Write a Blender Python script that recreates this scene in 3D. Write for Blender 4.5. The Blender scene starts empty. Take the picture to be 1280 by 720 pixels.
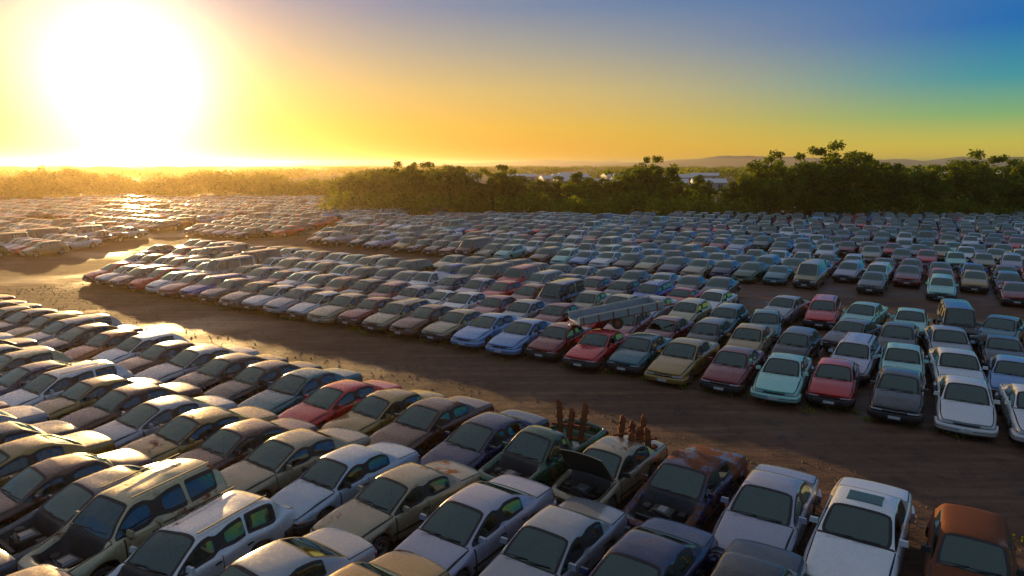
import bpy, bmesh, math, random
import numpy as np
from mathutils import Vector, Matrix
random.seed(7); np.random.seed(7)
sc=bpy.context.scene
COL=sc.collection
SUN_AZ=math.radians(-28.6); SUN_EL=math.radians(5.6)
SD=Vector((math.sin(SUN_AZ)*math.cos(SUN_EL),math.cos(SUN_AZ)*math.cos(SUN_EL),math.sin(SUN_EL)))

# ---------------------------------------------------------------- materials
class NT:
    def __init__(s,nt): s.nt=nt
    def n(s,t,**k):
        x=s.nt.nodes.new(t)
        for a,b in k.items():
            if a.startswith('i_'):
                key=a[2:]; key=int(key) if key.isdigit() else key.replace('_',' ')
                x.inputs[key].default_value=b
            else: setattr(x,a,b)
        return x
    def l(s,a,b): s.nt.links.new(a,b)
    def m(s,op,a,b=None,c=None,clamp=False):
        x=s.nt.nodes.new('ShaderNodeMath'); x.operation=op; x.use_clamp=clamp
        for i,v in enumerate((a,b,c)):
            if v is None: continue
            if hasattr(v,'is_output'): s.l(v,x.inputs[i])
            else: x.inputs[i].default_value=v
        return x.outputs[0]
    def mix(s,f,a,b,mode='MIX'):
        x=s.nt.nodes.new('ShaderNodeMix'); x.data_type='RGBA'; x.blend_type=mode
        for i,v in ((0,f),(6,a),(7,b)):
            if hasattr(v,'is_output'): s.l(v,x.inputs[i])
            else: x.inputs[i].default_value=v if i==0 else (*v,1)[:4]
        return x.outputs[2]
    def ramp(s,f,stops,interp='LINEAR'):
        x=s.nt.nodes.new('ShaderNodeValToRGB'); x.color_ramp.interpolation=interp
        e=x.color_ramp.elements
        while len(e)<len(stops): e.new(0.5)
        for i,(p,c) in enumerate(stops):
            e[i].position=p; e[i].color=(*c,1) if len(c)==3 else c
        s.l(f,x.inputs[0]); return x.outputs[0]
    def noise(s,vec,scale,detail=4,rough=.55,w=None,out=0):
        x=s.nt.nodes.new('ShaderNodeTexNoise')
        if w is not None: x.noise_dimensions='4D'; s.l(w,x.inputs['W'])
        x.inputs['Scale'].default_value=scale; x.inputs['Detail'].default_value=detail; x.inputs['Roughness'].default_value=rough
        s.l(vec,x.inputs['Vector']); return x.outputs[out]
def mat(name):
    m=bpy.data.materials.new(name); m.use_nodes=True
    nt=m.node_tree; nt.nodes.clear(); N=NT(nt)
    out=N.n('ShaderNodeOutputMaterial'); return m,N,out
def simple(name,col,rough=.5,metal=0,noise=.25,scale=6,coat=0):
    m,N,out=mat(name)
    p=N.n('ShaderNodeBsdfPrincipled'); tc=N.n('ShaderNodeTexCoord')
    f=N.noise(tc.outputs['Object'],scale)
    c=N.mix(f,tuple(x*(1-noise) for x in col),tuple(min(1,x*(1+noise)) for x in col))
    N.l(c,p.inputs['Base Color']); p.inputs['Roughness'].default_value=rough; p.inputs['Metallic'].default_value=metal
    p.inputs['Coat Weight'].default_value=coat
    N.l(p.outputs[0],out.inputs[0]); return m

def make_paint():
    m,N,out=mat('weathered_car_paint')
    p=N.n('ShaderNodeBsdfPrincipled'); tc=N.n('ShaderNodeTexCoord'); oi=N.n('ShaderNodeObjectInfo'); g=N.n('ShaderNodeNewGeometry')
    w=N.m('MULTIPLY',oi.outputs['Random'],60.0)
    vec=tc.outputs['Object']
    n1=N.noise(vec,1.6,5,.6,w); n2=N.noise(vec,9,5,.65,w); n3=N.noise(vec,40,3,.6,w)
    sep=N.n('ShaderNodeSeparateXYZ'); N.l(g.outputs['Normal'],sep.inputs[0])
    up=N.m('MULTIPLY',N.m('SUBTRACT',sep.outputs[2],.55),2.2,clamp=True)
    base=oi.outputs['Color']
    fade=N.m('MULTIPLY',N.m('MULTIPLY',up,N.m('MULTIPLY',N.m('SUBTRACT',n1,.45),4.0,clamp=True)),.12)
    c=N.mix(fade,base,(.42,.34,.25))
    dust=N.m('MULTIPLY_ADD',n2,.6,N.m('MULTIPLY_ADD',up,.03,-.30),clamp=True)
    po=N.n('ShaderNodeSeparateXYZ'); N.l(vec,po.inputs[0])
    low=N.m('MULTIPLY',N.m('SUBTRACT',.50,po.outputs[2]),1.3,clamp=True)
    dust=N.m('ADD',N.m('MULTIPLY',dust,.75),N.m('MULTIPLY',low,.8),clamp=True)
    c=N.mix(dust,c,(.13,.08,.042))
    amt=oi.outputs['Alpha']
    th=N.m('SUBTRACT',.80,N.m('MULTIPLY',amt,.42))
    rn=N.m('ADD',N.m('MULTIPLY',n1,.72),N.m('MULTIPLY',n2,.3))
    rm=N.m('MULTIPLY',N.m('SUBTRACT',rn,th),16,clamp=True)
    rc=N.mix(n3,(.05,.02,.012),(.32,.085,.022))
    c=N.mix(rm,c,rc)
    N.l(c,p.inputs['Base Color'])
    r=N.m('ADD',N.m('MULTIPLY',dust,.5),N.m('MULTIPLY_ADD',n2,.15,.17),clamp=True)
    r=N.m('MAXIMUM',r,N.m('MULTIPLY',rm,.85)); N.l(r,p.inputs['Roughness'])
    N.l(N.m('MULTIPLY',N.m('SUBTRACT',1.0,N.m('ADD',rm,dust,clamp=True),clamp=True),1.0),p.inputs['Coat Weight'])
    p.inputs['Coat Roughness'].default_value=.10
    p.inputs['Metallic'].default_value=.25
    b=N.n('ShaderNodeBump'); b.inputs['Strength'].default_value=.25; b.inputs['Distance'].default_value=.02
    N.l(N.m('ADD',n1,N.m('MULTIPLY',N.m('MULTIPLY',rm,n3),.6)),b.inputs['Height']); N.l(b.outputs[0],p.inputs['Normal'])
    N.l(p.outputs[0],out.inputs[0]); return m
def make_glass(near):
    m,N,out=mat('car_window_glass' if near else 'car_window_dark_glass')
    tc=N.n('ShaderNodeTexCoord'); oi=N.n('ShaderNodeObjectInfo')
    w=N.m('MULTIPLY',oi.outputs['Random'],60.0)
    n=N.noise(tc.outputs['Object'],5,5,.65,w)
    gl=N.n('ShaderNodeBsdfGlossy'); gl.inputs['Roughness'].default_value=.04; gl.inputs[0].default_value=(.72,1,.95,1)
    if near:
        tr=N.n('ShaderNodeBsdfTransparent'); tr.inputs[0].default_value=(.16,.27,.25,1)
    else:
        tr=N.n('ShaderNodeBsdfDiffuse'); tr.inputs[0].default_value=(.006,.015,.015,1)
    fr=N.n('ShaderNodeFresnel'); fr.inputs[0].default_value=1.7
    mx=N.n('ShaderNodeMixShader'); N.l(N.m('MULTIPLY_ADD',fr.outputs[0],1.2,.05,clamp=True),mx.inputs[0]); N.l(tr.outputs[0],mx.inputs[1]); N.l(gl.outputs[0],mx.inputs[2])
    df=N.n('ShaderNodeBsdfDiffuse'); df.inputs[0].default_value=(.15,.12,.08,1)
    m2=N.n('ShaderNodeMixShader'); N.l(N.m('MULTIPLY',N.m('SUBTRACT',n,.47),N.m('MULTIPLY_ADD',oi.outputs['Random'],.8,.0),clamp=True),m2.inputs[0])
    N.l(mx.outputs[0],m2.inputs[1]); N.l(df.outputs[0],m2.inputs[2]); N.l(m2.outputs[0],out.inputs[0]); return m

PAINT,GLASS,TRIM,TYRE,RIM,LAMP,TAIL,SEAT,CHROME,PLATE,ENGINE,AMBER=range(12)
def car_mats(near):
    return [M_paint, M_glassN if near else M_glassF, M_trim, M_tyre, M_rim, M_lamp, M_tail, M_seat, M_chrome, M_plate, M_engine, M_amber]
M_paint=make_paint(); M_glassN=make_glass(True); M_glassF=make_glass(False)
M_trim=simple('black_rubber_trim',(.02,.019,.018),.55); M_tyre=simple('dusty_tyre_rubber',(.035,.03,.026),.8)
M_rim=simple('dull_wheel_alloy',(.28,.27,.26),.4,.7); M_lamp=simple('headlamp_lens',(.42,.44,.45),.12,.3,coat=1)
M_tail=simple('tail_lamp_red',(.25,.012,.01),.2,coat=1); M_seat=simple('seat_fabric',(.07,.065,.06),.9)
M_chrome=simple('chrome_trim',(.5,.5,.5),.25,1); M_plate=simple('licence_plate_paint',(.55,.55,.5),.5)
M_engine=simple('greasy_engine_metal',(.06,.055,.05),.55,.5,.6,14); M_amber=simple('indicator_amber',(.5,.16,.02),.2)

# ---------------------------------------------------------------- car builder
def box(bm,x0,x1,y0,y1,z0,z1,mi,taper=0,rot=None):
    v=[]
    for z,t in ((z0,0),(z1,taper)):
        for x,y in ((x0+t,y0+t),(x1-t,y0+t),(x1-t,y1-t),(x0+t,y1-t)):
            p=Vector((x,y,z)); 
            if rot: p=rot@p
            v.append(bm.verts.new(p))
    for f in ((3,2,1,0),(4,5,6,7),(0,1,5,4),(1,2,6,5),(2,3,7,6),(3,0,4,7)):
        fc=bm.faces.new([v[i] for i in f]); fc.material_index=mi
def cyl(bm,c,ax,r,h,n,mi):
    ax=Vector(ax).normalized(); a=ax.orthogonal().normalized(); b=ax.cross(a)
    A=[];B=[]
    for i in range(n):
        t=2*math.pi*i/n; d=(a*math.cos(t)+b*math.sin(t))*r
        A.append(bm.verts.new(Vector(c)+d-ax*h/2)); B.append(bm.verts.new(Vector(c)+d+ax*h/2))
    for i in range(n):
        j=(i+1)%n; f=bm.faces.new((A[i],A[j],B[j],B[i])); f.material_index=mi; f.smooth=True
    bm.faces.new(A[::-1]).material_index=mi; bm.faces.new(B).material_index=mi
def wheel(bm,x,y,side,r,n,style):
    prof=[(.0,.075),(.05,.08),(.062,.055),(r*.52,.05),(r*.60,.088),(r*.66,.098),(r*.70,.085),(r*.88,.1),(r*.97,.085),(r,.05),(r,-.06),(r*.9,-.1),(0.001,-.1)]
    rings=[]
    for (rr,yy) in prof:
        ring=[]
        for i in range(n):
            t=2*math.pi*i/n
            ring.append(bm.verts.new((x+rr*math.cos(t),y+side*yy,r+rr*math.sin(t)-.01)))
        rings.append(ring)
    for k in range(len(prof)-1):
        for i in range(n):
            j=(i+1)%n
            q=(rings[k][i],rings[k][j],rings[k+1][j],rings[k+1][i])
            if side<0: q=q[::-1]
            try: f=bm.faces.new(q)
            except: continue
            f.smooth=True
            f.material_index=TYRE if k>=6 else RIM
            if style and k==2 and (i%4)<2: f.material_index=TRIM

def build_car(name,P,near=True,hood='closed',dent=0,seed=0):
    rng=random.Random(seed)
    L=P['L'];HW=P['W']/2;wf=P['wf'];wr=P['wr'];R=P.get('R',.35);wr_=P.get('wheel',.30)
    cowl=P['cowl'];rf=P['rf'];rr=P['rr'];deck=P['deck'];bp=P['bp'];g1=P['g1']
    zc=lambda s:float(np.interp(s,*zip(*P['top'])))
    zb=lambda s:float(np.interp(s,*zip(*P['belt'])))
    hwd=lambda s:HW*float(np.interp(s,[0,.03,.1,.25,.5,1.1,L-1.0,L-.35,L-.12,L-.03,L],[.84,.89,.935,.965,.985,1,1,.975,.94,.9,.86]))
    bed=P.get('bed'); tum=P.get('tumble',.3); gc=P.get('ground',.2)
    R2=R+.006
    S=[0,.03,.1,.25]
    for w in (wf,wr):
        for k in (-R2,-R,-.92*R,-.7*R,-.38*R,0,.38*R,.7*R,.92*R,R,R2): S.append(w+k)
    sd=wf+R+.13
    S+= [cowl-.007,cowl+.007,cowl+(rf-cowl)*.33,cowl+(rf-cowl)*.66,rf,rf+.12,bp-.045,bp-.007,bp+.007,bp+.045,(bp+g1)/2,g1,rr,rr+(deck-rr)*.5,deck,deck+.014,L-.3,L-.12,L-.03,L]
    seams=[(bp-.007,bp+.007)]
    if sd<bp-.3: S+=[sd,sd+.014]; seams.append((sd,sd+.014))
    if P.get('bp2'): b2=P['bp2']; S+=[b2-.04,b2+.04]
    hoodseam=[(cowl-.007,cowl+.007),(deck,deck+.014)]
    if bed: S+=[bed[0]-.03,bed[0],bed[1],bed[1]+.03]
    prot=set(x for a in seams+hoodseam for x in a)
    S=sorted(set(round(x,4) for x in S)); out=[S[0]]
    for x in S[1:]:
        if x-out[-1]<.011:
            if any(abs(x-p)<1e-3 for p in prot) and not any(abs(out[-1]-p)<1e-3 for p in prot): out[-1]=x
            continue
        out.append(x)
    S=out
    hb=None
    if hood!='closed': hb=(.28,cowl-.10)
    def prof(s):
        hw=hwd(s); b=zb(s); t=zc(s)
        zl=gc
        if s<.12: zl=gc+.08*(1-s/.12)
        if s>L-.12: zl=gc+.1*((s-L+.12)/.12)
        for w in (wf,wr):
            if abs(s-w)<=R: zl=max(zl,wr_+math.sqrt(max(0,R*R-(s-w)**2)))
        zl=min(zl,b-.16)
        h=t-b; hh=max(0,h-.05)
        y9=hw*.885-hh*tum; roofy=min(1,hh/.35)
        z9=b+max(.012,h-(.03+.045*roofy))
        dz=(b-.05-zl)
        pts=[(0,gc),(.6*hw,gc),(.6*hw,zl+.002),(hw*.962,zl),(hw*.995,zl+dz*.25),(hw*1.004,zl+dz*.65),(hw*.985,b-.06),(hw*.93,b-.004),(hw*.90,b+.006)]
        inb = bed and bed[0]-.001<=s<=bed[1]+.001
        ine = hb and hb[0]<=s<=hb[1]
        if inb: pts+=[(hw*.89,b+.006),(hw*.84,b),(hw*.83,bed[2]),(0,bed[2])]
        elif ine: pts+=[(hw*.86,b+.004),(hw*.74,b-.02),(hw*.70,.42),(0,.40)]
        else: pts+=[(y9,z9),(y9-.055*(1 if roofy>.2 else 1.6),z9+(t-z9)*(.62 if roofy>.2 else .55)),((y9-.06)*.55,z9+(t-z9)*.92),(0,t)]
        return pts
    bm=bmesh.new(); rows=[]
    def xs(s,y):
        c=(1-(y/HW)**2)
        x=L/2-s
        x+=P.get('nose',.10)*c*max(0,1-s/2.3)
        x-=.07*c*max(0,1-(L-s)/1.8)
        return x
    for s in S:
        pr=prof(s); full=[(-y,z) for (y,z) in pr[::-1]]+[(y,z) for (y,z) in pr[1:]]
        rows.append([bm.verts.new((xs(s,y),y,z)) for y,z in full])
    n=len(rows[0]); J=n//2
    for i in range(len(S)-1):
        sm=(S[i]+S[i+1])/2
        for k in range(n-1):
            f=bm.faces.new((rows[i][k],rows[i+1][k],rows[i+1][k+1],rows[i][k+1]))
            kk = k if k<J else (n-2-k)
            seg = 11-kk
            f.smooth=True; mi=PAINT
            if seg<=2: mi=TRIM
            if seg==11 or seg==10:
                if cowl+.007<sm<rf: mi=GLASS
                if rr<sm<deck and not P.get('norear'): mi=GLASS
                if any(a<=sm<=b for a,b in hoodseam): mi=TRIM
                if hb and hb[0]-.1<sm<hb[1]+.1 : mi=ENGINE
            if seg==9 and any(a<=sm<=b for a,b in hoodseam): mi=TRIM
            if seg==8:
                if cowl+.11<sm<g1:
                    mi=GLASS
                    if abs(sm-bp)<.045: mi=TRIM
                    if P.get('bp2') and abs(sm-P['bp2'])<.04: mi=PAINT
                elif (sm<cowl or sm>deck) and not bed: mi=TRIM
            if seg in (3,4,5,6) and any(a<=sm<=b for a,b in seams): mi=TRIM
            if seg==3 and near is not None and P.get('clad'): mi=TRIM
            f.material_index=mi
    for r,flip in ((rows[0],0),(rows[-1],1)):
        for k in range(J):
            a=(r[k],r[k+1],r[n-2-k],r[n-1-k])
            a=[v for i,v in enumerate(a) if v not in a[:i]]
            if len(a)<3: continue
            f=bm.faces.new(a if flip else a[::-1]); f.smooth=False
            f.material_index=PAINT
    # weld the two halves along the roof/bonnet centre line
    bmesh.ops.remove_doubles(bm,verts=bm.verts[:],dist=1e-4)
    bmesh.ops.recalc_face_normals(bm,faces=bm.faces[:])
    glassF=[f for f in bm.faces if f.material_index==GLASS]
    if near:
        res=bmesh.ops.inset_region(bm,faces=glassF,thickness=.022,depth=-.008,use_even_offset=True,use_boundary=True)
        for f in res['faces']: f.material_index=TRIM; 
    if dent:
        from mathutils import noise
        for v in bm.verts:
            nv=noise.noise_vector(v.co*1.3+Vector((seed*7.1,seed,0)))
            k=noise.noise(v.co*.7+Vector((seed,3.3,0)))
            v.co+=nv*dent*(.5+max(0,k)*2.5)*min(1,max(0,(v.co.z-.2)/.3))
    me=bpy.data.meshes.new(name+'_b'); bm.to_mesh(me); bm.free()
    if near:
        ob=bpy.data.objects.new('tmp',me); COL.objects.link(ob)
        sm=ob.modifiers.new('s','SUBSURF'); sm.levels=1; sm.render_levels=1
        dg=bpy.context.evaluated_depsgraph_get(); dg.update()
        me2=bpy.data.meshes.new_from_object(ob.evaluated_get(dg)); bpy.data.objects.remove(ob); me=me2
    bm=bmesh.new(); bm.from_mesh(me)
    def path(front):
        pts=[]
        for y in np.linspace(0,.80*HW,6): pts.append(((xs(0,y) if front else xs(L,y)),y))
        for d in (.03,.1,.25,.48):
            s=d if front else L-d; y=hwd(s); pts.append((xs(s,y),y))
        return pts
    def strip(front,a0,a1,z0,z1,o,mi,side,inn=.05,slope=0):
        pts=path(front); acc=[0]
        for i in range(1,len(pts)): acc.append(acc[-1]+math.dist(pts[i],pts[i-1]))
        aa=[a0]+[a for a in acc if a0+.02<a<min(a1,acc[-1])-.02]+[min(a1,acc[-1])]
        ring=[]
        for a in aa:
            x=np.interp(a,acc,[p[0] for p in pts]); y=np.interp(a,acc,[p[1] for p in pts])
            e=.01; x2=np.interp(a+e,acc,[p[0] for p in pts]); y2=np.interp(a+e,acc,[p[1] for p in pts])
            x1=np.interp(a-e,acc,[p[0] for p in pts]); y1=np.interp(a-e,acc,[p[1] for p in pts])
            if a<e: x1=x2;y1=-y2
            t=Vector((x2-x1,y2-y1)); 
            if t.length<1e-6: t=Vector((0,1))
            t.normalize(); nn=Vector((t.y,-t.x)) 
            if (nn.x<0)==front and abs(nn.x)>.3: nn=-nn
            if nn.y<-.01 : nn=-nn if abs(nn.x)<.3 else nn
            r=[]
            for (oo,z) in ((-inn,z0),(o*.75,z0),(o,z0+(z1-z0)*.25),(o,z0+(z1-z0)*.78),(o*.7-slope,z1),(-inn-slope,z1)):
                r.append(bm.verts.new((x+nn.x*oo,side*(y+nn.y*oo),z)))
            ring.append(r)
        fs=[]
        for i in range(len(ring)-1):
            for k in range(6):
                q=(ring[i][k],ring[i][(k+1)%6],ring[i+1][(k+1)%6],ring[i+1][k]); f=bm.faces.new(q); f.material_index=mi; f.smooth=(k in(1,2,3)); fs.append(f)
        for r in (ring[0],ring[-1]): f=bm.faces.new(r); f.material_index=mi; fs.append(f)
        bmesh.ops.recalc_face_normals(bm,faces=fs)
    zn=zb(0)
    for sd_ in (1,-1):
        bc=P.get('bumper',PAINT)
        strip(True,0,9,gc+.07,gc+.30,.075,bc,sd_)
        strip(True,.0,9,gc+.17,gc+.20,.082,TRIM,sd_)
        strip(False,0,9,gc+.09,gc+.34,.075,bc,sd_)
        strip(False,0,9,gc+.2,gc+.235,.083,TRIM,sd_)
        hl0=P.get('hl',.45)*HW
        strip(True,hl0,.84*HW+.05,gc+.325,zn-.03,.018,LAMP,sd_,slope=.02)
        strip(True,.84*HW+.055,.84*HW+.2,gc+.325,zn-.035,.012,AMBER,sd_,slope=.0)
        strip(True,0,hl0-.02,gc+.325,zn-.035,.006,TRIM,sd_,slope=.02)
        if P.get('chrome'): strip(True,0,hl0-.02,zn-.05,zn-.03,.014,CHROME,sd_)
        zt=zb(L)
        strip(False,.5*HW,.84*HW+.12,gc+.38,zt-.06,.012,TAIL,sd_)
        if near:
            strip(True,.0,.30*HW,gc+.02,gc+.065,.03,TRIM,sd_)
    xf=xs(0,0)
    box(bm,xf+.072,xf+.09,-.19,.19,gc+.12,gc+.22,PLATE)
    xr=xs(L,0); box(bm,xr-.09,xr-.07,-.19,.19,gc+.12,gc+.22,PLATE)
    nseg=20 if near else 10
    for w in (wf,wr):
        for sd_ in (1,-1): wheel(bm,L/2-w,sd_*(HW-.115),sd_,wr_,nseg,near)
    ms=cowl+.34; mx=L/2-ms; mz=zb(ms)+.07
    for sd_ in (1,-1):
        y0,y1=sorted((sd_*(HW*.9),sd_*(HW*.9+.2)))
        box(bm,mx-.03,mx+.06,y0,y1,mz-.02,mz+.10,P.get('mir',PAINT),.015)
        if near:
            for hx in ([bp-.13,bp+.75] if g1-bp>.5 else [bp-.13]):
                y0,y1=sorted((sd_*(HW*1.0),sd_*(HW*1.0+.022))); box(bm,L/2-hx-.08,L/2-hx+.08,y0,y1,zb(bp)-.16,zb(bp)-.125,TRIM)
            y0,y1=sorted((sd_*(HW*.995),sd_*(HW*1.0+.016)))
            box(bm,L/2-wr+R+.04,L/2-wf-R-.04,y0,y1,gc+.27,gc+.32,TRIM)
    if near:
        cx=L/2-(bp-.15)
        for sy in (-.36,.36):
            box(bm,cx-.3,cx+.25,sy-.25,sy+.25,.3,.52,SEAT,.03)
            rot=Matrix.Translation((cx-.3,sy,.5))@Matrix.Rotation(-.3,4,'Y')
            box(bm,-.08,.06,-.24,.24,-.05,.52,SEAT,.03,rot); box(bm,-.06,.03,-.12,.12,.55,.72,SEAT,.02,rot)
        if g1-bp>.45 and not bed:
            rx=L/2-g1+.1
            box(bm,rx,rx+.5,-.58,.58,.3,.5,SEAT,.03)
            rot=Matrix.Translation((rx,0,.48))@Matrix.Rotation(-.35,4,'Y')
            box(bm,-.08,.06,-.58,.58,-.05,.5,SEAT,.03,rot)
            box(bm,L/2-deck+.05,rx,-.6,.6,zb(rr)-.12,zb(rr)-.06,SEAT)
        box(bm,L/2-cowl-.55,L/2-cowl-.12,-HW*.78,HW*.78,zb(cowl)-.25,zb(cowl)-.05,SEAT,.04)
        rot=Matrix.Translation((L/2-cowl-.68,.36,zb(cowl)-.02))@Matrix.Rotation(1.1,4,'Y')
        ring=[]
        for i in range(14):
            t=2*math.pi*i/14; ring.append([bm.verts.new(rot@Vector((rr_*math.cos(t),rr_*math.sin(t),zz))) for rr_,zz in ((.18,0),(.2,.015),(.2,-.015))])
        for i in range(14):
            for k in range(3):
                f=bm.faces.new((ring[i][k],ring[i][(k+1)%3],ring[(i+1)%14][(k+1)%3],ring[(i+1)%14][k])); f.material_index=TRIM
        for wy in (-.1,.45):
            rot=Matrix.Translation((xs(cowl+.05,wy),wy,zc(cowl+.05)+.012))@Matrix.Rotation(.12,4,'Z')
            box(bm,-.02,0,-.5,.05,0,.014,TRIM,0,rot)
        if P.get('antenna'): cyl(bm,(L/2-cowl+.05,HW*.85,zb(cowl)+.35),(-.15,0,1),.004,.7,5,TRIM)
        if P.get('rack'):
            for sy in (-1,1): box(bm,L/2-rr+.05,L/2-rf-.1,sy*HW*.6-.015,sy*HW*.6+.015,zc((rf+rr)/2)+.03,zc((rf+rr)/2)+.055,TRIM)
        if P.get('sunroof'): box(bm,L/2-rf-.75,L/2-rf-.25,-.38,.38,zc(rf+.5)-.03,zc(rf+.5)+.006,GLASS,.02)
    if hood!='closed':
        x0=L/2-cowl+.2; x1=L/2-.35
        box(bm,x0+.1,x0+.65,-.3,.3,.42,.74,ENGINE,.04); box(bm,x0+.2,x0+.55,-.13,.16,.74,.80,RIM,.04)
        box(bm,x1-.12,x1-.04,-.5,.5,.4,.7,TRIM); box(bm,x0+.1,x0+.35,.36,.56,.45,.72,TRIM,.02); cyl(bm,(x0+.35,-.42,.72),(0,0,1),.1,.1,12,ENGINE)
        cyl(bm,(x0+.6,.1,.78),(.3,1,0),.04,.6,8,TRIM)
    if hood=='open':
        hl=cowl-.2; ang=math.radians(-58)
        rot=Matrix.Translation((L/2-cowl+.05,0,zc(cowl)+.02))@Matrix.Rotation(ang,4,'Y')
        A=[];B=[]
        nx,ny=5,8
        for i in range(nx+1):
            a=[];b=[]
            for j in range(ny+1):
                x=hl*i/nx; y=(-1+2*j/ny)*HW*(.86-.08*(i/nx)**2)
                z=-.05*(j/ny*2-1)**2-.05*(i/nx)**2
                a.append(bm.verts.new(rot@Vector((x,y,z)))); b.append(bm.verts.new(rot@Vector((x,y*.98,z-.025))))
            A.append(a);B.append(b)
        for i in range(nx):
            for j in range(ny):
                f=bm.faces.new((A[i][j],A[i+1][j],A[i+1][j+1],A[i][j+1])); f.smooth=True
                f=bm.faces.new((B[i][j+1],B[i+1][j+1],B[i+1][j],B[i][j])); f.material_index=ENGINE
        for i in range(nx):
            for j in (0,ny): bm.faces.new((A[i][j],A[i+1][j],B[i+1][j],B[i][j]))
        for j in range(ny):
            for i in (0,nx): bm.faces.new((A[i][j],A[i][j+1],B[i][j+1],B[i][j]))
    mm=bpy.data.meshes.new(name); bm.to_mesh(mm); bm.free()
    for m in car_mats(near): mm.materials.append(m)
    return mm

def top(cowl,rf,rr,deck,L,zn,zcow,zr,zd,ztail):
    return [(0,zn-.03),(.04,zn+.015),(.15,zn+.055),(cowl*.55,zn+(zcow-zn)*.75),(cowl,zcow),(cowl+(rf-cowl)*.5,zcow+(zr-zcow)*.53),(rf,zr-.045),(rf+.15,zr-.018),((rf+rr)/2,zr),(rr-.1,zr-.02),(rr,zr-.045),((rr+deck)/2,(zr+zd)/2-.0),(deck,zd),(L-.2,ztail),(L-.04,ztail-.03),(L,ztail-.07)]
def belt(cowl,deck,L,zn,zcow,zd,ztail):
    return [(0,zn-.07),(.15,zn),(cowl,zcow-.055),(deck,zd-.05),(L-.15,ztail-.035),(L,ztail-.11)]
def mk(L,W,wf,wr,cowl,rf,rr,deck,bp,g1,zn,zcow,zr,zd,ztail,**k):
    d=dict(L=L,W=W,wf=wf,wr=wr,cowl=cowl,rf=rf,rr=rr,deck=deck,bp=bp,g1=g1,top=top(cowl,rf,rr,deck,L,zn,zcow,zr,zd,ztail),belt=belt(cowl,deck,L,zn,zcow,zd,ztail)); d.update(k); return d
T={
 'sedan_a':mk(4.5,1.70,.82,3.42,1.28,1.98,3.05,3.62,2.38,3.2,.68,.93,1.38,.98,.93,bumper=TRIM,chrome=1,antenna=1),
 'sedan_b':mk(4.65,1.76,.86,3.56,1.25,2.08,3.12,3.86,2.45,3.28,.66,.94,1.40,1.0,.96,nose=.16,tumble=.36),
 'sedan_c':mk(4.8,1.80,.9,3.68,1.42,2.2,3.25,3.9,2.6,3.4,.68,.95,1.42,1.02,.97,nose=.13,chrome=1),
 'sedan_d':mk(4.3,1.66,.78,3.24,1.15,1.82,2.92,3.45,2.25,3.1,.66,.92,1.37,.97,.92,nose=.07,bumper=TRIM,mir=TRIM),
 'coupe':mk(4.3,1.70,.8,3.3,1.28,2.02,2.75,3.7,2.6,3.05,.62,.88,1.28,.95,.92,nose=.16,tumble=.38),
 'hatch':mk(3.85,1.64,.72,3.1,1.02,1.7,3.2,3.68,2.15,3.05,.68,.95,1.40,1.0,.9,nose=.09,mir=TRIM),
 'wagon':mk(4.65,1.72,.84,3.5,1.25,1.98,4.05,4.5,2.4,4.0,.68,.94,1.42,1.0,.92,bumper=TRIM,rack=1,bp2=3.2),
 'suv':mk(4.4,1.80,.82,3.4,1.15,1.72,3.95,4.28,2.2,3.9,.88,1.12,1.72,1.15,1.0,R=.40,wheel=.35,ground=.30,rack=1,clad=1,bp2=3.05,nose=.06),
 'van':mk(4.5,1.72,.7,3.4,.62,1.25,4.2,4.42,1.75,4.1,.85,1.05,1.85,1.15,1.0,R=.36,wheel=.31,ground=.25,bp2=2.9,nose=.08,tumble=.16,bumper=TRIM),
}
pk=mk(4.8,1.72,.82,3.75,1.25,1.9,2.55,2.75,2.2,2.5,.78,1.02,1.55,1.0,.98,R=.38,wheel=.33,ground=.28,bumper=TRIM,nose=.06)
pk['bed']=(2.95,4.66,.62); pk['top']=[p for p in pk['top'] if p[0]<=2.75]+[(4.8,.98)]; pk['belt']=[(0,.71),(.15,.78),(1.25,.965),(4.8,.965)]
T['pickup']=pk
NEAR={};FAR={}
for i,(k,p) in enumerate(T.items()):
    NEAR[k]=build_car('car_'+k,p,True,seed=i)
    FAR[k]=build_car('car_simple_'+k,p,False,seed=i)
pc=dict(T['sedan_c']); pc['sunroof']=1
NEAR['sedan_c_sun']=build_car('car_sunroof',pc,True)
NEAR['sedan_a_dent']=build_car('car_dent1',T['sedan_a'],True,dent=.06,seed=21)
NEAR['sedan_b_dent']=build_car('car_dent2',T['sedan_b'],True,dent=.06,seed=5)
NEAR['sedan_c_nohood']=build_car('car_nohood1',T['sedan_c'],True,hood='none',dent=.05,seed=9)
NEAR['sedan_a_nohood']=build_car('car_nohood2',T['sedan_a'],True,hood='none',dent=.04,seed=31)
NEAR['sedan_d_open']=build_car('car_open1',T['sedan_d'],True,hood='open',dent=.04,seed=13)
NEAR['pickup_nohood']=build_car('car_pk',T['pickup'],True,hood='none',dent=.05,seed=17)
NEAR['suv_wreck']=build_car('car_wreck',T['suv'],True,hood='none',dent=.10,seed=4)
NEAR['van_wreck']=build_car('car_wreck2',T['wagon'],True,hood='none',dent=.08,seed=8)

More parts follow.
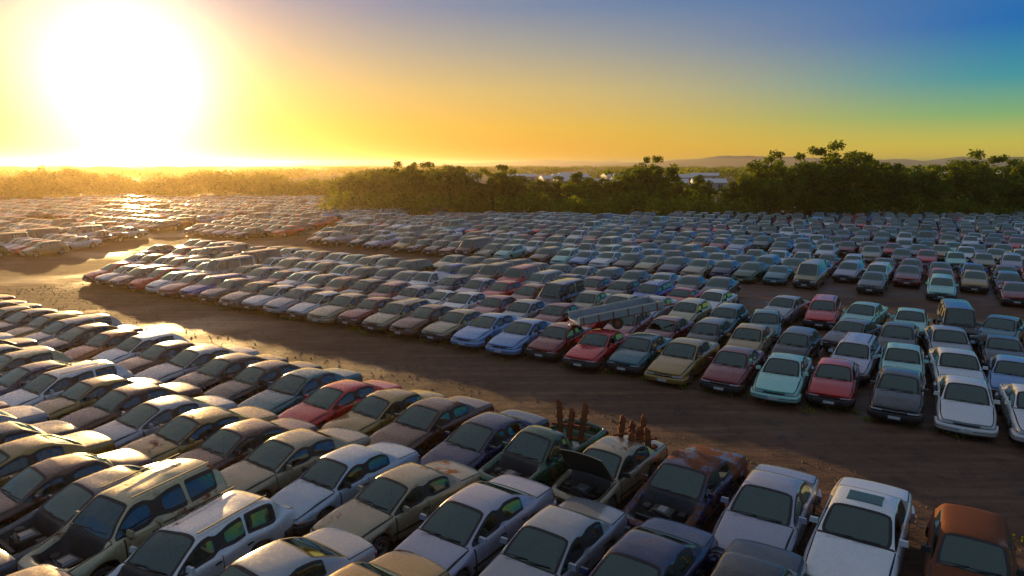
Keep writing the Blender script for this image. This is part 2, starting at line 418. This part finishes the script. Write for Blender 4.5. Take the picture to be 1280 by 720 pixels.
C=dict(white=(.78,.78,.76),silver=(.38,.39,.41),lilac=(.46,.44,.52),grey=(.10,.10,.11),beige=(.40,.32,.18),gold=(.42,.25,.05),
 black=(.008,.008,.010),navy=(.008,.018,.09),blue=(.02,.10,.44),lblue=(.16,.36,.66),teal=(.006,.15,.18),mint=(.34,.70,.58),green=(.008,.08,.03),
 maroon=(.24,.003,.010),red=(.66,.006,.008),brown=(.12,.035,.012),cream=(.58,.50,.28),pink=(.5,.13,.13),orange=(.5,.14,.02))
U=Vector((-.85,.53,0)).normalized(); NV=Vector((.53,.85,0)).normalized()
def put(kind,s,q,col,rust=.15,yaw=0,z=0,near=True,jit=1,nm='parked_car'):
    me=(NEAR if near else FAR)[kind]
    if kind.startswith('pickup'): nm='pickup_truck'
    elif kind=='van': nm='minivan'
    elif kind.startswith('suv'): nm='suv'
    o=bpy.data.objects.new(nm,me); COL.objects.link(o)
    p=U*s+NV*q
    o.location=(p.x+random.gauss(0,.05)*jit,p.y+random.gauss(0,.16)*jit,z-random.random()*.03)
    ang=math.atan2(-NV.y,-NV.x)+yaw+random.gauss(0,.035)*jit
    o.rotation_euler=(random.gauss(0,.008)*jit,random.gauss(0,.012)*jit,ang)
    o.scale=(1.04,1.04,1.04)
    c=C[col] if isinstance(col,str) else col
    v=random.uniform(.85,1.1)
    o.color=(min(1,c[0]*v),min(1,c[1]*v),min(1,c[2]*v),rust)
    return o
Y0=-.06
QA=17.3; QB=12.75; QD=8.2
rowA=[('hatch',(.2,.06,.025),1.0),('sedan_c_sun','white',.2),('sedan_b','lilac',.15),('sedan_c_nohood','navy',.80),('sedan_d_open','beige',.5),('pickup_nohood','green',.45),('sedan_b','navy',.1),
 ('sedan_c','brown',.55),('sedan_a_dent','gold',.5),('sedan_b','red',.1),('sedan_c','teal',.1),('sedan_a','black',.1),('sedan_b','black',.2),('sedan_c','silver',.2),('sedan_a','brown',.5),('hatch','white',.1),('sedan_d','orange',.4),('sedan_b','black',.1),('wagon','silver',.2),('sedan_a','gold',.2),('sedan_c','grey',.2),('sedan_d','beige',.2),('sedan_a','navy',.1),('sedan_b','silver',.1)]
for i,(k,c,r) in enumerate(rowA): put(k,3.0+2.2*(i-2),QA,c,r,yaw=Y0)
for s in np.arange(3.0+2.2*22,62,2.2): put(random.choice(['sedan_a','sedan_b','sedan_c','sedan_d','hatch']),s,QA,random.choice(['silver','white','beige','black','grey','maroon','navy']),.15)
rowB=[('hatch','silver',.2),('sedan_d','black',.25),('sedan_b','navy',.5),('sedan_a','silver',.15),('sedan_b','lilac',.1),('sedan_a','beige',.58),('sedan_d',(.46,.56,.66),.05),('sedan_c','beige',.4),('sedan_a','brown',.3),
 ('sedan_c','gold',.6),('sedan_b','silver',.1),('sedan_a','brown',.35),('sedan_d','gold',.3),('wagon','white',.2),('sedan_b','navy',.1),('hatch','cream',.2),('sedan_a','silver',.3),('sedan_c','black',.1),('sedan_d','white',.1),('sedan_b','beige',.2),('sedan_a','grey',.1)]
for i,(k,c,r) in enumerate(rowB): put(k,6.9+2.2*(i-3),QB,c,r,yaw=Y0)
rowD=[('sedan_b','grey',.3),('sedan_d','silver',.15),('sedan_a','gold',.45),('sedan_b','silver',.3),('van_wreck','white',.4),('suv_wreck','cream',.55),('sedan_c_nohood','grey',.5),('sedan_a_dent','brown',.5),('sedan_b_dent','gold',.5),('sedan_a','black',.2),('sedan_c','silver',.2),('sedan_d','brown',.3),('sedan_a','black',.2),('hatch','white',.3),('wagon','beige',.2)]
for i,(k,c,r) in enumerate(rowD): put(k,9.0+2.2*(i-2)+(.25 if i in(4,5) else 0),QD,c,r,yaw=Y0+(.0 if i not in(4,5) else .2))
for i in range(8): put(random.choice(['sedan_a_dent','sedan_b','sedan_c_nohood']),15+2.2*i,3.7,random.choice(['grey','brown','beige','black']),.4)
rowC=[('sedan_b','black',.1),('sedan_c','white',.1),('sedan_b','white',.05),('sedan_a','black',.1),('sedan_d','red',.05),('sedan_b','mint',.05),('sedan_a','maroon',.1),('sedan_c','gold',.25),('sedan_d','teal',.2),('sedan_a','red',.15),('sedan_d','maroon',.1),('sedan_b','lblue',.05),('sedan_b','lblue',.1),('sedan_a','beige',.15),('sedan_b','brown',.2),('wagon','beige',.2),('sedan_a','maroon',.2),('sedan_c','beige',.2),('sedan_d','white',.1),('sedan_b','silver',.1),('sedan_a','white',.1),('sedan_c','grey',.1)]
TYPES=(['sedan_a']*5+['sedan_b']*5+['sedan_c']*4+['sedan_d']*4+['coupe']*2+['hatch']*4+['wagon']*3)*2+['suv','van','pickup']
COLW=['white']*11+['silver']*5+['lilac']*2+['grey']*4+['beige']*4+['gold']*2+['black']*7+['navy']*4+['blue']*1+['lblue']*2+['teal']*3+['mint']*2+['green']*2+['maroon']*6+['red']*6+['brown']*3+['cream']*2+['pink','orange']
def rndcar(s,q,near,yaw=0):
    put(random.choice(TYPES),s,q,random.choice(COLW),random.choice([.05,.1,.1,.2,.3,.45]),yaw=yaw,near=near)
def sq(x,y): v=Vector((x,y,0)); return v.dot(U),v.dot(NV)
s0,_=sq(17.0,24.6)
QC=30.1
for i,(k,c,r) in enumerate(rowC): put(k,s0+2.15*(i-2),QC,c,r)
def visible(p,m=8):
    return p.y>0 and abs(p.x)<(p.y*.76+m+4)
trailer=Vector((5.4,34.6,0))
def fill(q,test,smin=-80,smax=190,near=None,sp=2.15,miss=.02,yaw=0):
    s=smin+random.random()
    while s<smax:
        p=U*s+NV*q
        mm=miss+(.10 if p.x>12 and q<60 else 0)
        if visible(p) and test(p.x,p.y) and random.random()>mm:
            rndcar(s,q,(p.length<50),yaw+(random.gauss(0,.12) if p.x>14 and q<56 else 0))
        s+=sp*random.uniform(.98,1.05)
fill(QC,lambda x,y:x>-34 and U.dot(Vector((x,y,0)))>s0+2.15*19.6)
for k,q in enumerate((34.8,39.4,44.2)): fill(q,lambda x,y:x>-36)
fill(48.9,lambda x,y:x>-6 and x<16)
qs=[];q=58.2;i=0
while q<175:
    qs.append(q); i+=1
    q+=4.7 if i%3 else 8.4
for q in qs: fill(q,lambda x,y:x>-24-(y-80)*.05 and y<119 and y+x*.0>40,miss=.04)
q=30;i=0
while q<170:
    fill(q,lambda x,y:(x<-49 and 68<y<112) or (-44<x<-28 and 88<y<112) or (x<-20 and 118<y<146) or (x<-8 and 151<y<182),miss=.03)
    i+=1; q+=4.7 if i%5 else 8.2

# ---------------------------------------------------------------- trailer & scrap
def newobj(name,bm,mats,loc=(0,0,0),rot=(0,0,0)):
    me=bpy.data.meshes.new(name); bm.to_mesh(me); bm.free()
    for m in mats: me.materials.append(m)
    o=bpy.data.objects.new(name,me); COL.objects.link(o); o.location=loc; o.rotation_euler=rot; return o
M_galv=simple('galvanised_sheet',(.26,.34,.40),.35,.3,.35,3); M_rust=simple('rusty_steel',(.24,.07,.022),.85,.1,.6,9)
bm=bmesh.new()
box(bm,-2.3,2.3,-.85,.85,.0,.06,0); 
for y in (-.85,.81): box(bm,-2.3,2.3,y,y+.04,.06,.34,0)
box(bm,2.26,2.3,-.81,.81,.06,.34,0)
for x in np.arange(-2.1,2.2,.8): 
    box(bm,x,x+.06,-.88,-.85,.0,.36,1); box(bm,x,x+.06,.85,.88,.0,.36,1)
box(bm,-2.32,2.32,-.89,-.81,.36,.40,0); box(bm,-2.32,2.32,.81,.89,.36,.40,0)
for y in (-.5,.42): box(bm,-2.2,2.4,y,y+.08,-.14,0,1)
box(bm,2.4,3.3,-.04,.04,-.12,-.04,1)
cyl(bm,(-.3,0,-.3),(0,1,0),.05,1.7,8,1)
for y in(-.8,.8): cyl(bm,(-.3,y,-.3),(0,1,0),.30,.18,18,2); cyl(bm,(-.3,y,-.3),(0,1,0),.16,.195,14,1)
newobj('flatbed_trailer',bm,[M_galv,M_rust,M_tyre],(trailer.x,trailer.y,1.85),(math.radians(-2),math.radians(-8),math.radians(14)))
def scrap(seed,loc,h):
    r=random.Random(seed); bm=bmesh.new()
    for i in range(3):
        rot=Matrix.Translation((-.3+.3*i+r.uniform(-.05,.05),r.uniform(-.1,.1),0))@Matrix.Rotation(r.uniform(-.2,.2),4,'Y')@Matrix.Rotation(r.uniform(-.4,.4),4,'Z')
        hh=h*r.uniform(.65,1.08)
        box(bm,-.085,.085,-.02,.02,0,hh,0,0,rot); box(bm,-.085,-.06,-.02,.08,0,hh,0,0,rot); box(bm,.06,.085,-.02,.08,0,hh*.95,0,0,rot)
        box(bm,-.13,.13,-.04,.09,hh*.55,hh*.61,0,.01,rot); box(bm,-.10,.04,-.05,.05,hh-.02,hh+.09,0,.03,rot); cyl(bm,rot@Vector((0,.05,hh*.8)),(1,.2,0),.03,.3,8,0)
    box(bm,-.62,.62,-.05,.05,h*.3,h*.36,0); box(bm,-.62,.62,-.08,.08,-.02,.06,0)
    return newobj('rusty_axle_scrap',bm,[M_rust],loc,(0,0,r.uniform(-.5,.5)))
for sd_,s,q,z,h in ((1,7.5,QA+1.75,.93,.95),(4,7.0,QA+1.2,1.0,.85),(3,9.6,QA+1.7,.62,1.35)):
    p=U*s+NV*q; scrap(sd_,(p.x,p.y,z),h)

# ---------------------------------------------------------------- ground
def ground_mat():
    m,N,out=mat('red_dirt_ground')
    p=N.n('ShaderNodeBsdfPrincipled'); g=N.n('ShaderNodeNewGeometry'); pos=g.outputs['Position']
    mp=N.n('ShaderNodeMapping'); mp.vector_type='POINT'; mp.inputs['Rotation'].default_value=(0,0,math.radians(32)); mp.inputs['Scale'].default_value=(.10,1.7,1)
    N.l(pos,mp.inputs[0])
    tr=N.noise(mp.outputs[0],1.0,6,.62); n1=N.noise(pos,.12,5,.6); n2=N.noise(pos,1.3,6,.65); n3=N.noise(pos,14,4,.7); nf=N.noise(pos,.004,5,.6)
    c=N.mix(N.m('MULTIPLY',N.m('SUBTRACT',n1,.3),2.2,clamp=True),(.060,.027,.012),(.155,.072,.033))
    c=N.mix(N.m('MULTIPLY',N.m('SUBTRACT',tr,.47),4,clamp=True),c,(.22,.115,.058))
    c=N.mix(N.m('MULTIPLY',N.m('SUBTRACT',n2,.50),5,clamp=True),c,(.045,.022,.012))
    c=N.mix(N.m('MULTIPLY',N.m('SUBTRACT',n3,.58),4,clamp=True),c,(.25,.15,.09))
    sep=N.n('ShaderNodeSeparateXYZ'); N.l(pos,sep.inputs[0])
    far=N.m('MULTIPLY',N.m('SUBTRACT',sep.outputs[1],185),.02,clamp=True)
    fc=N.ramp(nf,[(.35,(.06,.06,.025)),(.5,(.13,.10,.045)),(.62,(.20,.14,.08)),(.75,(.08,.07,.03))])
    c=N.mix(far,c,fc); N.l(c,p.inputs['Base Color'])
    wet=N.m('MULTIPLY',N.m('SUBTRACT',N.noise(pos,.09,3,.5),.48),7,clamp=True)
    wet=N.m('MULTIPLY',wet,N.m('SUBTRACT',1.0,far))
    N.l(N.m('SUBTRACT',.82,N.m('MULTIPLY',wet,.40)),p.inputs['Roughness'])
    b=N.n('ShaderNodeBump'); b.inputs['Strength'].default_value=1.0; b.inputs['Distance'].default_value=.16
    N.l(N.m('ADD',N.m('MULTIPLY',tr,.6),N.m('ADD',N.m('MULTIPLY',n2,.5),N.m('MULTIPLY',n3,.22))),b.inputs['Height']); N.l(b.outputs[0],p.inputs['Normal'])
    p.inputs['Specular IOR Level'].default_value=.5
    N.l(p.outputs[0],out.inputs[0]); return m
M_ground=ground_mat()
bm=bmesh.new()
xsG=[-9000,-3000,-1000,-300,-100,0,100,300,1000,3000,9000]; ysG=[-300,-50,0,60,120,200,400,1000,3000,9000]
gv=[[bm.verts.new((x,y,0)) for x in xsG] for y in ysG]
for i in range(len(ysG)-1):
    for j in range(len(xsG)-1): bm.faces.new((gv[i][j],gv[i][j+1],gv[i+1][j+1],gv[i+1][j]))
newobj('ground',bm,[M_ground])
r=np.random.RandomState(3); V=[];F=[]
for i in range(6000):
    s=r.uniform(-8,60); q=r.uniform(19.5,28.5); c=U*s+NV*q
    a=.012+.03*r.rand()**3*2; b=len(V)
    for d in ((1,0,0),(-.5,.9,0),(-.5,-.9,0),(0,0,.9)): V.append((c.x+d[0]*a*r.uniform(.6,1.3),c.y+d[1]*a*r.uniform(.6,1.3),d[2]*a-.002))
    F+=[(b,b+1,b+3),(b+1,b+2,b+3),(b+2,b,b+3)]
me=bpy.data.meshes.new('gravel'); me.from_pydata(V,[],F); me.materials.append(simple('gravel_stone',(.16,.11,.07),.85,0,.5,.7)); COL.objects.link(bpy.data.objects.new('gravel',me))

# ---------------------------------------------------------------- vegetation
def leaf_mat(name,c1,c2,c3):
    m,N,out=mat(name); g=N.n('ShaderNodeNewGeometry')
    n=N.noise(g.outputs['Position'],.3,3); rr=g.outputs['Random Per Island']
    c=N.mix(N.m('MULTIPLY',N.m('SUBTRACT',n,.38),4,clamp=True),c1,c2); c=N.mix(N.m('MULTIPLY',rr,.5),c,c3)
    d=N.n('ShaderNodeBsdfDiffuse'); t=N.n('ShaderNodeBsdfTranslucent'); N.l(c,d.inputs[0]); N.l(N.mix(1.0,c,(1.6,1.5,.35),'MULTIPLY'),t.inputs[0])
    mx=N.n('ShaderNodeMixShader'); mx.inputs[0].default_value=.5; N.l(d.outputs[0],mx.inputs[1]); N.l(t.outputs[0],mx.inputs[2]); N.l(mx.outputs[0],out.inputs[0]); return m
M_leaf=leaf_mat('olive_foliage',(.055,.10,.015),(.16,.23,.03),(.28,.28,.04)); M_bark=simple('tree_bark',(.09,.06,.04),.9)
def leaves(V,F,cen,rad,n,size,rs):
    d=rs.normal(size=(n,3)); d/=np.linalg.norm(d,axis=1)[:,None]; d*= (rs.rand(n,1)**.45)
    p=np.array(cen)+d*np.array(rad)
    a=rs.normal(size=(n,3)); a/=np.linalg.norm(a,axis=1)[:,None]; b=np.cross(a,rs.normal(size=(n,3))); b/=np.linalg.norm(b,axis=1)[:,None]
    sz=size*rs.uniform(.5,1.2,size=(n,1)); b0=len(V)
    q=np.stack([p-a*sz,p+b*sz*.6,p+a*sz,p-b*sz*.6],1).reshape(-1,3)
    V.extend(map(tuple,q)); F.extend((b0+4*i,b0+4*i+1,b0+4*i+2,b0+4*i+3) for i in range(n))
def limb(V,F,p0,p1,r0,r1,n=6):
    p0=Vector(p0);p1=Vector(p1);ax=(p1-p0).normalized();a=ax.orthogonal().normalized();b=ax.cross(a);b0=len(V)
    for p,r in ((p0,r0),(p1,r1)):
        for i in range(n):
            t=2*math.pi*i/n; V.append(tuple(p+(a*math.cos(t)+b*math.sin(t))*r))
    for i in range(n): F.append((b0+i,b0+(i+1)%n,b0+n+(i+1)%n,b0+n+i))
def tree_mesh(seed,h,w):
    rs=np.random.RandomState(seed); V=[];F=[]
    base=(0,0,-.2); fk=(rs.normal()*.2,rs.normal()*.2,h*.25); limb(V,F,base,fk,.32,.22,8)
    ends=[]
    for i in range(8):
        a=i*2*math.pi/8+rs.rand()*.7; rr=w*rs.uniform(.3,.85); z=h*rs.uniform(.5,.88); m=(math.cos(a)*rr*.5,math.sin(a)*rr*.5,h*.25+(z-h*.25)*.6); e=(math.cos(a)*rr,math.sin(a)*rr,z)
        limb(V,F,fk,m,.16,.1);limb(V,F,m,e,.1,.03); ends.append(e); ends.append(m)
        for k in range(2):
            e2=tuple(np.array(m)+rs.normal(size=3)*np.array([w*.35,w*.35,h*.14])); limb(V,F,m,e2,.06,.02,4); ends.append(e2)
    ends.append((0,0,h*.86)); nb=len(F)
    for e in ends:
        for k in range(3):
            c=np.array(e)+rs.normal(size=3)*np.array([w*.16,w*.16,h*.06]); 
            c[2]=max(c[2],h*.12); R=rs.uniform(.6,1.25)*w*.24
            leaves(V,F,c,(R,R,R*.8),85,.28,rs)
    me=bpy.data.meshes.new('tree'); me.from_pydata(V,[],F); me.materials.append(M_bark); me.materials.append(M_leaf)
    mi=np.zeros(len(F),dtype=np.int32); mi[nb:]=1; me.polygons.foreach_set('material_index',mi); return me
TM=[tree_mesh(i,h,w) for i,(h,w) in enumerate(((11,4.2),(9.5,4.6),(12.5,4.6),(8,3.6),(10.5,5.2)))]
def addtree(x,y,s,k):
    o=bpy.data.objects.new('tree',TM[k]); COL.objects.link(o); o.location=(x,y,0); o.rotation_euler=(0,0,random.random()*6.3); o.scale=(s*random.uniform(1.0,1.25),s*random.uniform(1.0,1.25),s)
x=-34
while x<118:
    if x<18 and x>-22: y=random.uniform(134,150); s=random.uniform(.5,.78); step=(2.2,4.6)
    elif x<40: y=random.uniform(134,150); s=random.uniform(.58,.85); step=(2.2,4.6)
    elif x<76: y=random.uniform(126,140); s=random.uniform(.7,1.0); step=(2.4,4.4)
    else: y=random.uniform(126,140); s=random.uniform(.6,.9); step=(2.3,4.6)
    addtree(x,y,s,random.randrange(5)); x+=random.uniform(*step)
for x,y,s,k in ((60,127,1.08,2),(66,130,1.05,0),(56,129,1.0,4),(70,128,1.0,4),(49,131,.95,2),(28,138,1.0,0),(25,139,.9,4),(-12,140,.95,4),(13,137,.9,3),(-2,138,.85,0),(-18,139,.9,0),(84,127,.95,2),(94,128,.95,4)): addtree(x,y,s,k)
def mass(name,items,n,size):
    rs=np.random.RandomState(len(items)); V=[];F=[]
    for (x,y,z,rx,rz) in items: leaves(V,F,(x,y,z),(rx,rx,rz),n,size,rs)
    me=bpy.data.meshes.new(name); me.from_pydata(V,[],F); me.materials.append(M_leaf); COL.objects.link(bpy.data.objects.new(name,me))
R_=random.Random(5)
mass('shrub_thicket',[(x,(122.5 if x>25 else 126)+R_.uniform(0,14),R_.uniform(.6,3.0),R_.uniform(1.5,3),R_.uniform(1,2.2)) for x in np.arange(-36,122,.5)],110,.34)
mass('distant_tree_line',[(x,R_.uniform(188,215),R_.uniform(1.2,5.0+1.8*math.sin(x*.13)),R_.uniform(1.8,3.4),R_.uniform(1.4,2.8)) for x in np.arange(-235,-22,.36)],170,.42)
mass('distant_woodland',[(R_.uniform(-1,1)*y*.85,y,R_.uniform(1,4),R_.uniform(10,26),R_.uniform(2,3.6)) for y in [R_.uniform(380,1600) for _ in range(380)]],190,1.4)
mass('weeds',[((U*s+NV*q).x,(U*s+NV*q).y,.08,.3,.12) for s,q in [(R_.uniform(-8,55),R_.choice([19.8,28.0])+R_.gauss(0,.3)) for _ in range(160)]],26,.06)

def hills(name,y0,x0,x1,hmax,seed,col):
    from mathutils import noise
    bm=bmesh.new(); nx=160; prof=[(0,0),(.35,.6),(1,1),(1.6,.7),(2.5,0)]
    rows=[]
    for i in range(nx+1):
        x=x0+(x1-x0)*i/nx; e=min(1,i/nx*5,(nx-i)/nx*5)
        h=hmax*e*(.55+.5*noise.noise(Vector((x*.0013,seed,0)))+.2*noise.noise(Vector((x*.006,seed,1)))+.06*noise.noise(Vector((x*.03,seed,2))))
        rows.append([bm.verts.new((x,y0+d*300,max(-1,h*k)-.5)) for d,k in prof])
    for i in range(nx):
        for j in range(len(prof)-1): f=bm.faces.new((rows[i][j],rows[i+1][j],rows[i+1][j+1],rows[i][j+1])); f.smooth=True
    newobj(name,bm,[simple(name+'_scrub',col,.95,0,.5,.01)])
hills('hills',3200,250,4200,62,2.2,(.11,.09,.06)); hills('hills',4800,-5000,3000,45,5.1,(.13,.10,.06))
M_roof=simple('white_metal_roof',(.72,.70,.66),.6,.0); M_wall=simple('pale_shed_wall',(.5,.42,.32),.8); M_door=simple('shed_door_dark',(.06,.06,.07),.6)
for i in range(44):
    if i<28: y=R_.uniform(240,420); x=R_.uniform(-.10,.30)*y
    else: y=R_.uniform(320,700); x=R_.uniform(.5,.82)*y
    w=R_.uniform(6,15); d=R_.uniform(7,12); h=R_.uniform(2.5,3.6)
    bm=bmesh.new(); box(bm,-w/2,w/2,-d/2,d/2,0,h,1)
    v=[bm.verts.new(c) for c in ((-w/2-.5,-d/2-.5,h-.1),(w/2+.5,-d/2-.5,h-.1),(w/2+.5,0,h+1.4),(-w/2-.5,0,h+1.4),(-w/2-.5,d/2+.5,h-.1),(w/2+.5,d/2+.5,h-.1))]
    for f in ((0,1,2,3),(3,2,5,4),(0,3,4),(1,5,2)): bm.faces.new([v[a] for a in f]).material_index=0
    for k in range(3): xx=-w/2+w*(k+.5)/3; box(bm,xx-.8,xx+.8,-d/2-.06,-d/2+.02,0.01,2.2,2)
    newobj('warehouse',bm,[M_roof,M_wall,M_door],(x,y,0),(0,0,R_.uniform(-.4,.4)))

# ---------------------------------------------------------------- haze (real air volume over the whole site)
bm=bmesh.new(); box(bm,-3500,3500,-60,6000,-2,30,0)
m,N,out=mat('dusty_air'); vs=N.n('ShaderNodeVolumeScatter'); vs.inputs['Color'].default_value=(1,.74,.42,1); vs.inputs['Density'].default_value=.00034; vs.inputs['Anisotropy'].default_value=.80
N.l(vs.outputs[0],out.inputs['Volume'])
newobj('haze',bm,[m])

# ---------------------------------------------------------------- sky
w=bpy.data.worlds.new('World'); sc.world=w; w.use_nodes=True; nt=w.node_tree; nt.nodes.clear(); N=NT(nt)
out=N.n('ShaderNodeOutputWorld'); bg=N.n('ShaderNodeBackground'); N.l(bg.outputs[0],out.inputs[0])
sky=N.n('ShaderNodeTexSky'); sky.sky_type='NISHITA'; sky.sun_disc=False; sky.sun_elevation=SUN_EL; sky.sun_rotation=SUN_AZ; sky.dust_density=2; sky.ozone_density=2
tc=N.n('ShaderNodeTexCoord'); sep=N.n('ShaderNodeSeparateXYZ'); nrm=N.n('ShaderNodeVectorMath',operation='NORMALIZE'); N.l(tc.outputs['Generated'],nrm.inputs[0]); N.l(nrm.outputs[0],sep.inputs[0])
z=N.m('MAXIMUM',sep.outputs[2],0.0)
dt=N.n('ShaderNodeVectorMath',operation='DOT_PRODUCT'); N.l(nrm.outputs[0],dt.inputs[0]); dt.inputs[1].default_value=tuple(SD)
d=dt.outputs['Value']
away=N.ramp(z,[(0,(.80,.44,.04)),(.025,(.60,.50,.07)),(.058,(.22,.42,.16)),(.10,(.045,.29,.33)),(.16,(.004,.14,.42)),(.45,(.13,.18,.28)),(1,(.19,.22,.28))])
mid=N.ramp(z,[(0,(.86,.35,.025)),(.05,(.82,.46,.06)),(.10,(.64,.46,.16)),(.155,(.36,.35,.28)),(.21,(.15,.23,.36)),(.45,(.28,.28,.31)),(1,(.22,.24,.28))])
t=N.n('ShaderNodeMapRange'); t.interpolation_type='SMOOTHSTEP'; t.inputs[1].default_value=.42; t.inputs[2].default_value=.93; N.l(d,t.inputs[0])
c=N.mix(t.outputs[0],away,mid)
one=N.m('SUBTRACT',1.0,d)
def glow(k,amp,col,c):
    e=N.m('MULTIPLY',N.m('EXPONENT',N.m('MULTIPLY',one,-k)),amp)
    v=N.n('ShaderNodeVectorMath',operation='SCALE'); v.inputs[0].default_value=col; N.l(e,v.inputs['Scale'])
    a=N.n('ShaderNodeVectorMath',operation='ADD'); N.l(c,a.inputs[0]); N.l(v.outputs[0],a.inputs[1]); return a.outputs[0]
c=glow(250,2.3,(1,.85,.66),c); c=glow(55,.26,(1,.56,.22),c); c=glow(12,.15,(1,.40,.13),c)
v=N.n('ShaderNodeVectorMath',operation='SCALE'); N.l(sky.outputs[0],v.inputs[0]); v.inputs['Scale'].default_value=.004
a=N.n('ShaderNodeVectorMath',operation='ADD'); N.l(c,a.inputs[0]); N.l(v.outputs[0],a.inputs[1])
N.l(a.outputs[0],bg.inputs[0]); bg.inputs[1].default_value=1.0

sl=bpy.data.lights.new('sun','SUN'); sl.energy=5; sl.angle=math.radians(.6); sl.color=(1,.60,.22)
so=bpy.data.objects.new('sun',sl); COL.objects.link(so); so.rotation_euler=(-SD).to_track_quat('-Z','Y').to_euler()

cam=bpy.data.cameras.new('camera'); co=bpy.data.objects.new('camera',cam); COL.objects.link(co)
cam.lens=24; cam.sensor_width=36; cam.clip_end=20000; cam.clip_start=.1
co.location=(0,0,9.5); co.rotation_euler=(math.radians(90-10.3),0,0); sc.camera=co
sc.view_settings.view_transform='Standard'; sc.view_settings.look='None'; sc.view_settings.exposure=0
